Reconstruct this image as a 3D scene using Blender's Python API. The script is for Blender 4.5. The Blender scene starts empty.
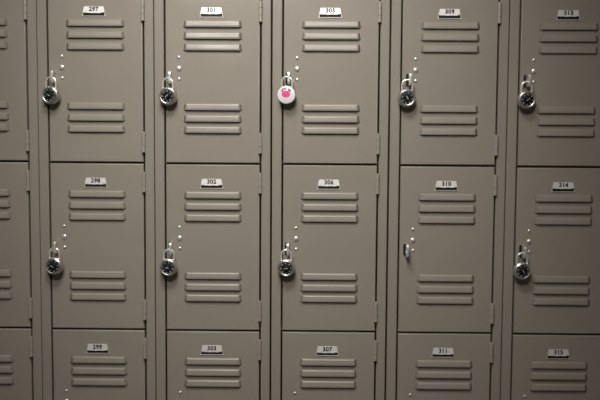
import bpy, bmesh, math, random
from mathutils import Vector, Matrix
S = bpy.context.scene
C = S.collection
PI = math.pi
random.seed(7)

# ------------------------------------------------------------------ camera
BASE = 0.10                       # plinth under the four tiers
cd = bpy.data.cameras.new('camera')
cam = bpy.data.objects.new('camera', cd); C.objects.link(cam)
cam.location = (1.0485, -2.4805, 1.4755 + BASE)
cam.rotation_euler = (PI/2 - 0.0807, -0.0065, 0.0113)
cd.sensor_width = 36.0
cd.lens = 920.8 / 600 * 36.0
cd.clip_start = 0.05
S.camera = cam

# ------------------------------------------------------------------ world and light
w = bpy.data.worlds.new('world'); S.world = w; w.use_nodes = True
bg = w.node_tree.nodes['Background']
bg.inputs['Color'].default_value = (1.0, 0.93, 0.84, 1)
bg.inputs['Strength'].default_value = 0.11

def light(name, kind, loc, aim, energy, color, **kw):
    ld = bpy.data.lights.new(name, kind)
    ld.energy = energy; ld.color = color
    for k, v in kw.items(): setattr(ld, k, v)
    o = bpy.data.objects.new(name, ld); C.objects.link(o)
    o.location = loc
    o.rotation_euler = (Vector(aim) - Vector(loc)).to_track_quat('-Z', 'Y').to_euler()
    return o
WARM = (1.0, 0.965, 0.91)
light('added_vignette_spot', 'SPOT', (0.80, -1.30, 3.20), (0.90, 0, 1.68), 190, WARM,
      spot_size=math.radians(57), spot_blend=1.0, shadow_soft_size=0.38)  # unseen overhead light, its cone added to darken the outer columns
light('added_vignette_spot', 'SPOT', (0.75, -2.60, 3.20), (0.88, 0, 1.86), 200, WARM,
      spot_size=math.radians(42), spot_blend=1.0, shadow_soft_size=0.35)  # added fill from behind the camera, narrowed so the corners fall off
light('added_panel_fill', 'AREA', (0.75, -2.60, 3.235), (0.75, -1.0, 0), 20, WARM,
      shape='RECTANGLE', size=1.2, size_y=0.60)  # weak frontal fill, added to lift highlights on the metal
S.view_settings.view_transform = 'Standard'
S.view_settings.look = 'None'
S.view_settings.gamma = 1
S.view_settings.use_curve_mapping = False
S.view_settings.exposure = 0.05

# ------------------------------------------------------------------ materials
def mat(name, color, rough=0.5, metal=0.0, noise=0.0, scale=40, bump=0.0, bscale=400, emit=None, spec=0.5, sheet=0.0):
    m = bpy.data.materials.new(name); m.use_nodes = True
    nt = m.node_tree; b = nt.nodes['Principled BSDF']
    b.inputs['Base Color'].default_value = (*color, 1)
    b.inputs['Roughness'].default_value = rough
    b.inputs['Metallic'].default_value = metal
    b.inputs['Specular IOR Level'].default_value = spec
    tc = nt.nodes.new('ShaderNodeTexCoord')
    if noise:
        n = nt.nodes.new('ShaderNodeTexNoise'); n.inputs['Scale'].default_value = scale
        n.inputs['Detail'].default_value = 4
        r = nt.nodes.new('ShaderNodeMapRange')
        r.inputs['To Min'].default_value = 1 - noise; r.inputs['To Max'].default_value = 1 + noise
        mx = nt.nodes.new('ShaderNodeVectorMath'); mx.operation = 'SCALE'
        mx.inputs[0].default_value = color
        nt.links.new(tc.outputs['Object'], n.inputs['Vector'])
        nt.links.new(n.outputs['Fac'], r.inputs['Value'])
        nt.links.new(r.outputs['Result'], mx.inputs['Scale'])
        nt.links.new(mx.outputs['Vector'], b.inputs['Base Color'])
    if bump:
        n2 = nt.nodes.new('ShaderNodeTexNoise'); n2.inputs['Scale'].default_value = bscale
        bp = nt.nodes.new('ShaderNodeBump'); bp.inputs['Strength'].default_value = bump
        bp.inputs['Distance'].default_value = 0.002
        nt.links.new(tc.outputs['Object'], n2.inputs['Vector'])
        nt.links.new(n2.outputs['Fac'], bp.inputs['Height'])
        nt.links.new(bp.outputs['Normal'], b.inputs['Normal'])
        if sheet:                      # gentle unevenness of pressed sheet steel
            n3 = nt.nodes.new('ShaderNodeTexNoise'); n3.inputs['Scale'].default_value = 7; n3.inputs['Detail'].default_value = 1
            b3 = nt.nodes.new('ShaderNodeBump'); b3.inputs['Strength'].default_value = sheet; b3.inputs['Distance'].default_value = 0.01
            geo = nt.nodes.new('ShaderNodeNewGeometry')
            nt.links.new(geo.outputs['Position'], n3.inputs['Vector'])
            nt.links.new(n3.outputs['Fac'], b3.inputs['Height']); nt.links.new(b3.outputs['Normal'], bp.inputs['Normal'])
    if emit:
        b.inputs['Emission Color'].default_value = (*color, 1)
        b.inputs['Emission Strength'].default_value = emit
    return m
PAINT = mat('locker_paint', (0.276, 0.249, 0.212), 0.32, 0, 0.03, 5, 0.03, 60, sheet=0.35)
FRAMEP = mat('frame_paint', (0.268, 0.243, 0.207), 0.34, 0, 0.03, 6, 0.03, 60, sheet=0.2)
HINGE = mat('hinge_paint', (0.44, 0.41, 0.36), 0.34, 0.35)
CHROME = mat('polished_chrome', (0.86, 0.85, 0.83), 0.34, 1.0)
STEEL = mat('brushed_steel', (0.62, 0.61, 0.59), 0.32, 0.9)
NICKEL = mat('satin_nickel_plate', (0.66, 0.63, 0.60), 0.45, 0.55)
CARD = mat('number_card', (0.70, 0.67, 0.65), 0.40, 0.25, 0.02, 90)
BOLT = mat('zinc_bolt', (0.88, 0.87, 0.85), 0.38, 0.85)
LATCHM = mat('plated_latch', (0.74, 0.73, 0.71), 0.38, 0.6)
SHACKM = mat('bright_shackle', (0.92, 0.90, 0.86), 0.30, 0.7)
BLACK = mat('black_enamel_and_shade', (0.010, 0.010, 0.011), 0.45, spec=0.3)  # enamel on the dials, painted shade in latch slot and card pocket
INK = mat('black_ink', (0.012, 0.011, 0.011), 0.9, spec=0.1)
WHITE = mat('white_enamel', (0.76, 0.77, 0.78), 0.35)
DIALW = mat('dial_white_marks', (0.50, 0.50, 0.48), 0.6)
PINK = mat('pink_print', (0.78, 0.085, 0.29), 0.4)
DPINK = mat('dark_pink_print', (0.45, 0.02, 0.10), 0.4)
WALLM = mat('painted_wall', (0.45, 0.42, 0.38), 0.8, 0, 0.03, 3, 0.1, 200)
CEILM = mat('ceiling_paint', (0.6, 0.58, 0.54), 0.9, 0, 0.04, 20)
LAMP = mat('added_panel_diffuser', (1.0, 0.95, 0.87), 0.6, emit=3.0)  # glowing face of the added ceiling panel

def floor_material():
    m = bpy.data.materials.new('floor_tiles'); m.use_nodes = True
    nt = m.node_tree; b = nt.nodes['Principled BSDF']
    tc = nt.nodes.new('ShaderNodeTexCoord'); br = nt.nodes.new('ShaderNodeTexBrick')
    br.offset = 0; br.inputs['Scale'].default_value = 1
    br.inputs['Brick Width'].default_value = 0.305; br.inputs['Row Height'].default_value = 0.305
    br.inputs['Mortar Size'].default_value = 0.002
    br.inputs['Color1'].default_value = (0.26, 0.23, 0.20, 1)
    br.inputs['Color2'].default_value = (0.23, 0.21, 0.18, 1)
    br.inputs['Mortar'].default_value = (0.08, 0.07, 0.06, 1)
    nt.links.new(tc.outputs['Object'], br.inputs['Vector'])
    nt.links.new(br.outputs['Color'], b.inputs['Base Color'])
    b.inputs['Roughness'].default_value = 0.35
    return m

# ------------------------------------------------------------------ mesh helpers
class MB:
    """collects shapes in one bmesh with material slots"""
    def __init__(s, *mats): s.bm = bmesh.new(); s.mats = mats
    def box(s, x0, x1, y0, y1, z0, z1, mi=0, bevel=0.0, seg=2):
        t = bmesh.new()
        bmesh.ops.create_cube(t, size=1)
        for v in t.verts:
            v.co = Vector((x0+(v.co.x+.5)*(x1-x0), y0+(v.co.y+.5)*(y1-y0), z0+(v.co.z+.5)*(z1-z0)))
        if bevel: bmesh.ops.bevel(t, geom=t.edges[:], offset=bevel, segments=seg, affect='EDGES', profile=0.5)
        s.merge(t, mi)
    def merge(s, t, mi=0, M=None):
        if M is not None: bmesh.ops.transform(t, matrix=M, verts=t.verts)
        vm = {v: s.bm.verts.new(v.co) for v in t.verts}
        for f in t.faces:
            try:
                g = s.bm.faces.new([vm[v] for v in f.verts]); g.material_index = mi; g.smooth = f.smooth
            except ValueError: pass
        t.free()
    def quad(s, pts, mi=0):
        f = s.bm.faces.new([s.bm.verts.new(p) for p in pts]); f.material_index = mi; return f
    def lathe(s, prof, mi=0, n=32, centre=(0,0,0), smooth=True, axis='Y'):
        """prof: list of (radius, depth towards viewer -> -y)"""
        t = bmesh.new(); rings = []
        for r, d in prof:
            if r < 1e-6: rings.append([t.verts.new((0, -d, 0))])
            else: rings.append([t.verts.new((r*math.cos(2*PI*k/n), -d, r*math.sin(2*PI*k/n))) for k in range(n)])
        for a, b in zip(rings, rings[1:]):
            for k in range(n):
                q = [a[k % len(a)], a[(k+1) % len(a)], b[(k+1) % len(b)], b[k % len(b)]]
                q2 = []
                for v in q:
                    if v not in q2: q2.append(v)
                if len(q2) > 2:
                    f = t.faces.new(q2); f.smooth = smooth
        M = Matrix.Translation(centre)
        if axis == 'Z': M = M @ Matrix.Rotation(-PI/2, 4, 'X')
        s.merge(t, mi, M)
    def tube(s, pts, r, mi=0, n=14):
        t = bmesh.new(); rings = []
        for i, p in enumerate(pts):
            p = Vector(p)
            d = (Vector(pts[min(i+1, len(pts)-1)]) - Vector(pts[max(i-1, 0)])).normalized()
            u = Vector((0, 1, 0)); v = d.cross(u).normalized()
            rings.append([t.verts.new(p + r*(math.cos(2*PI*k/n)*u + math.sin(2*PI*k/n)*v)) for k in range(n)])
        for a, b in zip(rings, rings[1:]):
            for k in range(n):
                f = t.faces.new([a[k], a[(k+1) % n], b[(k+1) % n], b[k]]); f.smooth = True
        t.faces.new(rings[0]); t.faces.new(rings[-1][::-1])
        s.merge(t, mi)
    def prism(s, pts, y0, y1, mi=0, bevel=0.0):
        """outline in x,z extruded between two depths"""
        t = bmesh.new()
        a = [t.verts.new((x, y0, z)) for x, z in pts]; b = [t.verts.new((x, y1, z)) for x, z in pts]
        t.faces.new(a); t.faces.new(b[::-1])
        for k in range(len(pts)):
            j = (k+1) % len(pts); t.faces.new([a[k], b[k], b[j], a[j]])
        if bevel: bmesh.ops.bevel(t, geom=t.edges[:], offset=bevel, segments=1, affect='EDGES')
        s.merge(t, mi)
    def text(s, body, size, loc, mi=0, depth=0.0004, rot=0.0, sx=1.0, bold=0.0):
        cu = bpy.data.curves.new('text', 'FONT'); cu.body = body; cu.size = size
        cu.align_x = 'CENTER'; cu.align_y = 'CENTER'; cu.extrude = depth; cu.offset = bold
        cu.resolution_u = 3; cu.space_character = 1.08
        o = bpy.data.objects.new('text', cu); C.objects.link(o)
        bpy.context.view_layer.update()
        me = bpy.data.meshes.new_from_object(o.evaluated_get(bpy.context.evaluated_depsgraph_get()))
        t = bmesh.new(); t.from_mesh(me)
        M = Matrix.Translation(loc) @ Matrix.Rotation(PI/2, 4, 'X') @ Matrix.Rotation(rot, 4, 'Z') @ Matrix.Scale(sx, 4, (1, 0, 0))
        s.merge(t, mi, M)
        bpy.data.objects.remove(o); bpy.data.curves.remove(cu); bpy.data.meshes.remove(me)
    def mesh(s, name, autosmooth=False, fix=True):
        if fix: bmesh.ops.recalc_face_normals(s.bm, faces=s.bm.faces)
        for e in s.bm.edges:
            if len(e.link_faces) == 2 and e.calc_face_angle(0) > 0.66: e.smooth = False
        me = bpy.data.meshes.new(name); s.bm.to_mesh(me); s.bm.free()
        for m in s.mats: me.materials.append(m)
        return me

def link(name, me, parent=None, loc=(0,0,0), rot=(0,0,0)):
    o = bpy.data.objects.new(name, me); C.objects.link(o)
    o.parent = parent; o.location = loc; o.rotation_euler = rot
    return o
def thing(o, label, cat, group=None):
    o['label'] = label; o['category'] = cat
    if group: o['group'] = group
    return o

# ------------------------------------------------------------------ the room
def struct(name, m, *b):
    q = MB(m); q.box(*b); o = link(name, q.mesh(name)); o['kind'] = 'structure'; return o
struct('floor', floor_material(), -3.0, 5.0, -4.0, 0.5, -0.1, 0.0)
struct('wall_back', WALLM, -3.0, 5.0, 0.40, 0.5, 0.0, 3.30)
struct('wall_front', WALLM, -3.0, 5.0, -4.1, -4.0, 0.0, 3.30)
struct('ceiling', CEILM, -3.0, 5.0, -4.1, 0.5, 3.30, 3.40)

# ------------------------------------------------------------------ lockers
PITCH = 0.3147
ROW = 0.457
TOP = 1.83 + BASE
GL, GR = 0.0293, 0.2866           # door edges (centre of the gaps) inside one column
GAP = 0.0041                      # gap at the sides of a door
VG = 0.0050                       # gap between stacked doors
SEAM = 0.0026                     # seam between neighbouring columns

def column_body():
    q = MB(FRAMEP)
    x0, x1 = SEAM/2, PITCH - SEAM/2
    zt = TOP + 0.030; zb = TOP - 4*ROW
    bv = 0.0022
    q.box(x0, GL - GAP/2, 0.0004, 0.022, BASE - 0.02, zt, 0, bv)          # left stile
    q.box(GR + GAP/2, x1, 0.0004, 0.022, BASE - 0.02, zt, 0, bv)          # right stile
    q.box(GL - GAP/2, GR + GAP/2, 0.0010, 0.022, TOP + VG/2, zt, 0, 0.001) # top rail
    q.box(GL - GAP/2, GR + GAP/2, 0.0010, 0.022, BASE - 0.02, zb - VG/2, 0, 0.001)
    for k in (1, 2, 3):                                                   # shelves between tiers
        z = TOP - k*ROW
        q.box(x0+.002, x1-.002, 0.023, 0.377, z - 0.002, z + 0.002)
    q.box(x0, x0+.0012, 0.021, 0.38, BASE, zt)                            # side sheets
    q.box(x1-.0012, x1, 0.021, 0.38, BASE, zt)
    q.box(x0, x1, 0.3785, 0.38, BASE, zt)
    q.box(x0, x1, 0.015, 0.38, zt - .0015, zt)
    q.box(x0, x1, 0.021, 0.38, BASE, BASE + .0015)
    q.box(x0, x1, 0.045, 0.37, 0.0, BASE)                                 # plinth
    return q.mesh('locker_body')

LT = (-0.0768, -0.1078, -0.1385, -0.297, -0.328, -0.358)      # tops of the louvres below the door's top line
LH = 0.0180
LX0, LX1 = 0.0795, 0.2365
def door_mesh():
    """origin: left gap line at the tier's top line; x relative to the column"""
    q = MB(PAINT); bm = q.bm
    x0, x1 = GL + GAP/2, GR - GAP/2
    z0, z1 = -ROW + VG/2 - .0014, -VG/2 - .0014
    r = 0.0032
    # front sheet with real slots behind the louvres
    xs = [x0+r, LX0+.009, LX1-.009, x1-r]
    zs = [z0+r]; hole = set()
    for t in sorted(LT):
        hole.add(len(zs)); zs += [t-LH+.0015, t-.007]
    zs.append(z1-r)
    grid = {(i, j): bm.verts.new((x, 0, z)) for i, x in enumerate(xs) for j, z in enumerate(zs)}
    for i in range(len(xs)-1):
        for j in range(len(zs)-1):
            if i == 1 and j in hole: continue
            bm.faces.new([grid[i, j], grid[i+1, j], grid[i+1, j+1], grid[i, j+1]])
    # rolled edge and return flange
    def ring(xa, xb, za, zb, y): return [(xa, y, za), (xb, y, za), (xb, y, zb), (xa, y, zb)]
    rings = []
    for k in range(0, 5):
        a = k/4*PI/2
        d = r*(1-math.sin(a)); y = r*(1-math.cos(a))
        rings.append(ring(x0+d, x1-d, z0+d, z1-d, y))
    rings.append(ring(x0, x1, z0, z1, 0.018))
    rings.append(ring(x0+.012, x1-.012, z0+.012, z1-.012, 0.018))
    # first ring must reuse the sheet border for a watertight look
    for a, b in zip(rings, rings[1:]):
        for k in range(4):
            j = (k+1) % 4
            f = bm.faces.new([bm.verts.new(p) for p in (a[k], a[j], b[j], b[k])]); f.smooth = True
    bmesh.ops.remove_doubles(bm, verts=bm.verts, dist=1e-6)
    # louvre hoods
    for t in LT:
        h = bmesh.new()
        b = t - LH
        rows = []                       # (depth, height, side inset): rolled top, nearly flat face, small lip
        for k in range(7):
            a = k/6*PI/2
            rows.append((-.0052*math.sin(a)**.9, t - .0055*(1-math.cos(a)), .0080 + .0010*(1-math.cos(a))))
        rows += [(-.0060, t-.0115, .0088), (-.0069, b+.0011, .0080), (-.0064, b+.0001, .0078)]
        RV = []
        for y, z, ins in rows:
            u = (t-z)/LH; e = .0030*(1-u)         # outline on the door sheet
            RV.append([h.verts.new((LX0+e, 0, z)), h.verts.new((LX0+ins, y, z)), h.verts.new((LX1-ins, y, z)), h.verts.new((LX1-e, 0, z))])
        creases = []
        for A, B in zip(RV, RV[1:]):
            creases += [(A[1].co.copy(), B[1].co.copy()), (A[2].co.copy(), B[2].co.copy())]
            for k in range(3):
                f = h.faces.new([A[k], A[k+1], B[k+1], B[k]]); f.smooth = True
        bmesh.ops.remove_doubles(h, verts=h.verts, dist=1e-6)
        q.merge(h)
        bm.verts.ensure_lookup_table(); bm.edges.ensure_lookup_table()
        for e in bm.edges:
            a, c2 = e.verts[0].co, e.verts[1].co
            if any(((a-p).length < 1e-5 and (c2-r_).length < 1e-5) or ((a-r_).length < 1e-5 and (c2-p).length < 1e-5) for p, r_ in creases):
                e.smooth = False
    # all outward normals point to -y or sideways: orient by hand
    cx, cz = (x0+x1)/2, (z0+z1)/2
    bm.normal_update()
    for f in bm.faces:
        c = f.calc_center_median(); n = f.normal
        if c.y > 0.0175 and abs(n.y) > .9: good = n.y > 0
        elif abs(n.y) > 0.02: good = n.y < 0
        else: good = (n.x*(c.x-cx) + n.z*(c.z-cz)) > 0
        if not good: f.normal_flip()
    return q.mesh('locker_door', fix=False)

def hinge_mesh():
    q = MB(HINGE)
    h = 0.0555; r = 0.0050; prof = [(0, 0), (r*.8, 0), (r, .0008)]
    for k in range(3):
        a = k*h/3; b = (k+1)*h/3
        prof += [(r, a+.0009), (r, b-.0009)]
        if k < 2: prof += [(r*.62, b-.0006), (r*.62, b+.0006)]
    prof += [(r, h-.0008), (r*.8, h), (0, h)]
    q.lathe([(a, b) for a, b in prof], 0, 20, (0, -0.0044, 0), True, 'Z')
    q.box(-0.0014, 0.0014, -0.0010, 0.0100, 0.001, h-.001)
    return q.mesh('hinge')

def bolt_mesh(R, h):
    q = MB(BOLT)
    q.lathe([(R*1.0, 0), (R, h*.25), (R*.95, h*.45), (R*.78, h*.75), (R*.45, h*.95), (0, h)], 0, 24)
    return q.mesh('bolt')

def latch_mesh():
    """staple that sticks out of the door, with a black plate painting the shade of a slot and an eye for a padlock shackle"""
    q = MB(LATCHM, BLACK)
    # black plate beside the staple stands for the shade inside a slot
    n = 20; out = []
    for k in range(n):
        a = 2*PI*k/n; c, s_ = math.cos(a), math.sin(a)
        out.append((-0.0035 + 0.0052*math.copysign(abs(c)**.5, c), 0.0165*math.copysign(abs(s_)**.5, s_)))
    q.prism(out, 0.0002, -0.0022, 1)
    # staple: rounded plate in the y,z plane with an eye
    th = 0.0027
    m = 32; cy, cz = -0.0205, 0.0005
    y0, y1, za, zb = 0.002, -0.0325, -0.0160, 0.0160
    def rr(a):
        dy, dz = math.cos(a), math.sin(a)
        t = 1e9
        if dy > 0: t = min(t, (y0-cy)/dy)
        if dy < 0: t = min(t, (y1-cy)/dy)
        if dz > 0: t = min(t, (zb-cz)/dz)
        if dz < 0: t = min(t, (za-cz)/dz)
        y, z = cy+dy*t, cz+dz*t
        # round the outer corners
        rad = 0.0035
        for sz, zz in ((1, zb), (-1, za)):
            ky, kz = y1+rad, zz-sz*rad
            if y < ky and (z-kz)*sz > 0:
                v = Vector((y-ky, z-kz)); v.length = rad; y, z = ky+v.x, kz+v.y
        return y, z
    t = bmesh.new(); L = {}
    for side in (-1, 1):
        L[side] = ([t.verts.new((side*th, *rr(2*PI*k/m))) for k in range(m)],
                   [t.verts.new((side*th, cy+.0062*math.cos(2*PI*k/m), cz+.0082*math.sin(2*PI*k/m))) for k in range(m)])
    for k in range(m):
        j = (k+1) % m
        for side in (-1, 1):
            o_, i_ = L[side]; t.faces.new([o_[k], o_[j], i_[j], i_[k]])
        for w_ in (0, 1):
            a, b = L[-1][w_], L[1][w_]; f = t.faces.new([a[k], a[j], b[j], b[k]]); f.smooth = True
    bmesh.ops.recalc_face_normals(t, faces=t.faces)
    q.merge(t, 0)
    return q.mesh('latch')

def plate_mesh(num):
    """trapezoid card holder, centre at its middle, card with the locker's number"""
    q = MB(NICKEL, CARD, BLACK, INK)
    wt, wb, h = 0.0265, 0.0320, 0.0133
    W = lambda z: wb + (wt-wb)*(z+h)/(2*h)
    def trap(z0, z1, ins): return [(-W(z0)+ins, z0), (W(z0)-ins, z0), (W(z1)-ins, z1), (-W(z1)+ins, z1)]
    q.prism(trap(-h, h, 0), 0.0002, -0.0012, 0, 0.0004)                   # back plate
    # hood: starts flush at the top, stands off the plate at its lower edge
    zt, zb = h-.0006, -h+.0104
    a = W(zt)-.0012; b = W(zb)-.0014
    y_t, y_b = -0.0016, -0.0040
    n = 14
    # scalloped lower lip of the hood
    def lip(u): return zb - 0.0016*(1-abs(u)**6) + 0.0004*math.sin(9*u)
    top = [(-a + 2*a*k/n, zt) for k in range(n+1)]
    bot = [(-b + 2*b*k/n, lip(-1+2*k/n)) for k in range(n+1)]
    for k in range(n):
        q.quad([(top[k][0], y_t, top[k][1]), (top[k+1][0], y_t, top[k+1][1]), (bot[k+1][0], y_b, bot[k+1][1]), (bot[k][0], y_b, bot[k][1])], 1)
        q.quad([(top[k][0], y_t+.0004, top[k][1]), (top[k+1][0], y_t+.0004, top[k+1][1]), (bot[k+1][0], y_b+.0008, bot[k+1][1]), (bot[k][0], y_b+.0008, bot[k][1])], 2)  # hood underside coloured black as shade
    for s_ in (-1, 1):
        q.quad([(s_*a, y_t, zt), (s_*b, y_b, zb), (s_*b, -.001, zb), (s_*a, -.001, zt)], 0)
    # shade in the pocket under the hood painted black, rim below it
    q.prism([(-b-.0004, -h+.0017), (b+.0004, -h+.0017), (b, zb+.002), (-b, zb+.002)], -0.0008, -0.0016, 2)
    q.prism([(-W(-h)+.0003, -h), (W(-h)-.0003, -h), (W(-h)-.0012, -h+.0020), (-W(-h)+.0012, -h+.0018)], 0.0, -0.0020, 0, .0003)
    for s_ in (-1, 1):                                                      # little rivets
        q.lathe([(.0016, 0), (.0014, .0006), (0, .0010)], 0, 10, (s_*.0225, -0.0052, -h+.0115))
    if num:
        # the digits lie on the sloping hood
        ang = math.atan2(y_t-y_b, zt-zb)
        t = MB(INK); t.text(num, 0.0158, (0, 0, 0), 0, 0.0003, 0, 1.0, 0.0005)
        zc = 0.0056; yc = y_b + (y_t-y_b)*(zc-zb)/(zt-zb) - 0.0004
        M = Matrix.Translation((0, yc, zc)) @ Matrix.Rotation(-ang, 4, 'X')
        q.merge(t.bm, 3, M)
    return q.mesh('number_plate', fix=False)

M_BODY = column_body(); M_DOOR = door_mesh(); M_HINGE = hinge_mesh()
M_BIG = bolt_mesh(0.0072, 0.0036); M_SMALL = bolt_mesh(0.0044, 0.0025); M_LATCH = latch_mesh()
DZ = [0.0023, 0.0006, -0.00045, -0.0001, -0.0014, -0.0026]
DX = [0.0008, -0.0006, -0.0014, 0.0002, 0.0019, 0.0014]
LDX = [0, 0.0012, -0.0014, -0.0024, 0.0022, 0.0014]
NUM = {1: '297 298 299', 2: '301 302 303', 3: '305 306 307', 4: '309 310 311', 5: '313 314 315'}
LAB = ['leftmost taupe steel locker column, cut off by the photo edge',
       'second taupe steel locker column from the left, doors 297 to 299',
       'taupe steel locker column immediately left of the one with the white padlock',
       'middle taupe steel locker column carrying the white pig-faced padlock on its top door',
       'taupe steel locker column whose second door has a bare latch without padlock',
       'rightmost taupe steel locker column along the right photo edge, doors 313 to 315']
for c in range(6):
    root = bpy.data.objects.new('locker', None); C.objects.link(root)
    root.location = (c*PITCH + DX[c], 0, DZ[c]); root.empty_display_size = 0.1
    thing(root, LAB[c], 'locker', 'locker columns standing side by side along the wall')
    link('body', M_BODY, root)
    nums = NUM.get(c, '').split()
    for k in range(4):
        z = TOP - k*ROW
        num = nums[k] if k < len(nums) else ''
        d = link('door', M_DOOR, root, (0, 0, z))
        sd = d.modifiers.new('sheet', 'SOLIDIFY'); sd.thickness = 0.0009; sd.offset = -1
        if num: d['label'] = 'locker door with number plate ' + num
        link('hinge', M_HINGE, d, (GR-.0008, 0, -0.0805))
        link('hinge', M_HINGE, d, (GR-.0008, 0, -0.4300))
        p = link('number_plate', plate_mesh(num), d, (0.1549, 0, -0.0555))
        if num: p['label'] = 'silver card holder reading ' + num
        link('bolt', M_SMALL, d, (0.0672, 0, -0.1745))
        link('bolt', M_BIG, d, (0.0675, 0, -0.2040))
        link('bolt', M_SMALL, d, (0.0680, 0, -0.2320))
        link('latch', M_LATCH, d, (0.0482 + LDX[c], 0, -0.2300))

# ------------------------------------------------------------------ padlocks
RB = 0.0238
def padlock_body():
    q = MB(STEEL, CHROME)
    # depth measured from the back of the case
    q.lathe([(0, 0), (RB*.86, 0), (RB*.95, .0012), (RB, .004), (RB, .0150), (RB*.985, .0165), (RB*.93, .0182), (RB*.86, .0190)], 0, 48)
    q.lathe([(RB*.86, .0190), (RB*.84, .0204), (RB*.79, .0212), (RB*.745, .0208), (RB*.73, .0192)], 1, 48)
    return q.mesh('padlock_case')
def padlock_body_plain():
    q = MB(STEEL)
    q.lathe([(0, 0), (RB*.86, 0), (RB*.95, .0012), (RB, .004), (RB, .0150), (RB*.99, .0170), (RB*.93, .0182), (0, .0184)], 0, 48)
    return q.mesh('padlock_case')
def dial_mesh():
    q = MB(BLACK, DIALW)
    R = RB*.735
    q.lathe([(R, .0186), (R, .0200), (R*.97, .0206), (R*.60, .0212), (R*.50, .0214)], 0, 48)
    for k in range(8):
        a = PI/2 - k*2*PI/8
        q.text(str(k*5), 0.0047, (R*.76*math.cos(a), -0.0213, R*.76*math.sin(a)), 1, 0.0002, a-PI/2, 1.0, 0.00005)
    for k in range(40):
        a = PI/2 - k*2*PI/40; t = MB(DIALW); L = .0012 if k % 5 else .0017
        t.box(-.00015, .00015, -.0212, -.0206, R*.965-L, R*.965)
        q.merge(t.bm, 1, Matrix.Rotation(a-PI/2, 4, 'Y').inverted())
    return q.mesh('dial')
def knob_mesh():
    q = MB(BLACK, DIALW)
    r = 0.0066
    prof = [(r*1.12, .0208), (r*1.12, .0216), (r, .0222), (r*.96, .0262), (r*.85, .0272), (0, .0273)]
    q.lathe(prof, 0, 28)
    q.box(-.00065, .00065, -.0276, -.0271, -.0048, .0058, 1)
    return q.mesh('knob')
def shackle_mesh():
    q = MB(SHACKM); r = 0.0029; a = 0.0138
    zt = 0.0505 - r - a
    pts = [(-a, 0, .012)] + [(-a, 0, zt)]
    pts += [(-a*math.cos(t), 0, zt + a*math.sin(t)) for t in [PI*k/18 for k in range(1, 18)]]
    pts += [(a, 0, zt), (a, 0, .012)]
    q.tube(pts, r)
    return q.mesh('shackle')
def sticker_mesh():
    q = MB(WHITE, INK, PINK, DPINK)
    q.lathe([(RB*.99, .0172), (RB*1.0, .0182), (RB*.985, .0196), (RB*.94, .0204), (0, .0206)], 0, 56)
    y = -0.0208
    R = 0.0158
    for ch, k in zip('LOVE ME', range(7)):
        if ch == ' ': continue
        a = PI/2 + (3-k)*0.27
        q.text(ch, 0.0062, (R*math.cos(a)-.001, y, R*math.sin(a)), 1, .00015, a-PI/2, .95, .0004)
    def disc(cx, cz, rx, rz, mi, yy, n=28):
        q.prism([(cx+rx*math.cos(2*PI*k/n), cz+rz*math.sin(2*PI*k/n)) for k in range(n)], yy, yy-.0002, mi)
    cx, cz = -0.0008, 0.0016
    disc(cx, cz, .0116, .0090, 2, y)
    for s_ in (-1, 1):
        q.prism([(cx+s_*.0098, cz+.0098), (cx+s_*.0104, cz+.004), (cx+s_*.0055, cz+.0078)], y, y-.0002, 2)
        disc(cx+s_*.0045, cz+.0012, .0010, .0011, 3, y-.0002, 12)
        disc(cx+s_*.0012, cz-.0030, .0006, .0009, 3, y-.0004, 10)
    disc(cx, cz-.0028, .0034, .0022, 3, y-.00015, 18)
    disc(cx, cz-.0028, .0031, .0019, 2, y-.00025, 18)
    return q.mesh('face_sticker')
M_CASE = padlock_body(); M_PLAIN = padlock_body_plain(); M_DIAL = dial_mesh(); M_KNOB = knob_mesh(); M_SHACK = shackle_mesh(); M_STICK = sticker_mesh()
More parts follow.
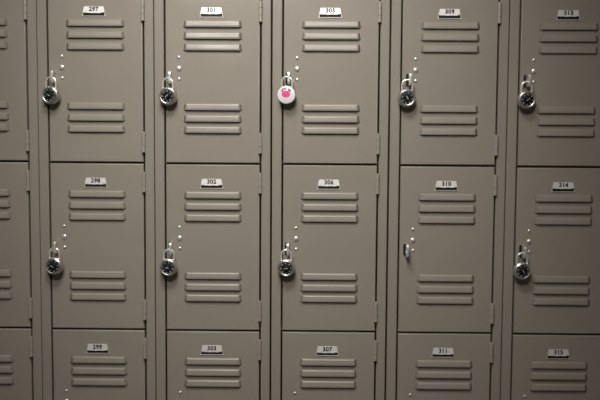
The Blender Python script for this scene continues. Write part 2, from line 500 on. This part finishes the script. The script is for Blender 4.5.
# column, tier, dx from column, drop below the tier's top line, dial turn, yaw, roll
LOCKS = [(1, 0, 0.0447, 0.2790, 62, -9, 0, 'upper black-dial padlock of the second locker column from the left, on door 297'), (2, 0, 0.0432, 0.2785, -48, -8, -2, 'black-dial padlock on the top door immediately left of the white padlock, door 301'),
         (3, 0, 0.0425, 0.2735, 0, -8, 0, ''), (4, 0, 0.0440, 0.2785, 35, 1, 2, 'black-dial padlock on the door above the empty latch, to the right of the white padlock'),
         (5, 0, 0.0462, 0.2800, -50, 3, 0, 'upper black-dial padlock of the rightmost locker column, on door 313'), (1, 1, 0.0472, 0.2800, 60, -7, 0, 'lower-left black-dial padlock, leftmost of those in the middle row, on door 298'),
         (2, 1, 0.0420, 0.2800, 80, -4, 2, 'middle-row black-dial padlock one column left of the one below the white padlock'), (3, 1, 0.0430, 0.2795, -85, -3, 0, 'black-dial padlock hanging directly below the white padlock, one door lower, door 306'),
         (5, 1, 0.0462, 0.2800, 28, 3, 0, 'lower black-dial padlock of the rightmost locker column, on door 314')]
for c, k, dx, dz, turn, yaw, roll, name in LOCKS:
    root = bpy.data.objects.new('padlock', None); C.objects.link(root)
    root.location = (c*PITCH + DX[c] + dx - .0015, -0.0215, TOP - k*ROW + DZ[c] - dz)
    root.rotation_euler = (0, math.radians(roll), math.radians(yaw)); root.empty_display_size = .03
    if name:
        thing(root, name, 'padlock', 'combination padlocks hanging on locker latches')
    else:
        thing(root, 'white-faced padlock with pink pig face and black lettering on locker 305', 'padlock', 'combination padlocks hanging on locker latches')
    off = (0, 0.0095, 0)
    link('case', M_CASE if name else M_PLAIN, root, off)
    link('shackle', M_SHACK, root)
    if name:
        d = link('dial', M_DIAL, root, off, (0, math.radians(-turn), 0))
        link('knob', M_KNOB, d)
    else:
        link('face_sticker', M_STICK, root, off)['label'] = 'white disc printed with pink pig face'

# ------------------------------------------------------------------ unseen ceiling panel, added for fill and chrome reflections
r = bpy.data.objects.new('added_light_panel', None); C.objects.link(r); r.location = (0.75, -2.6, 3.30)
thing(r, 'unseen long white light panel added above the aisle for fill and chrome reflections', 'ceiling light')
q = MB(mat('added_panel_housing', (0.7, 0.7, 0.68), 0.4))
q.box(-.64, .64, -.19, .19, -.012, 0, 0, .003)
link('frame', q.mesh('frame'), r)
q = MB(LAMP); q.box(-.61, .61, -.16, .16, -.0140, -.0122)
link('diffuser', q.mesh('diffuser'), r)
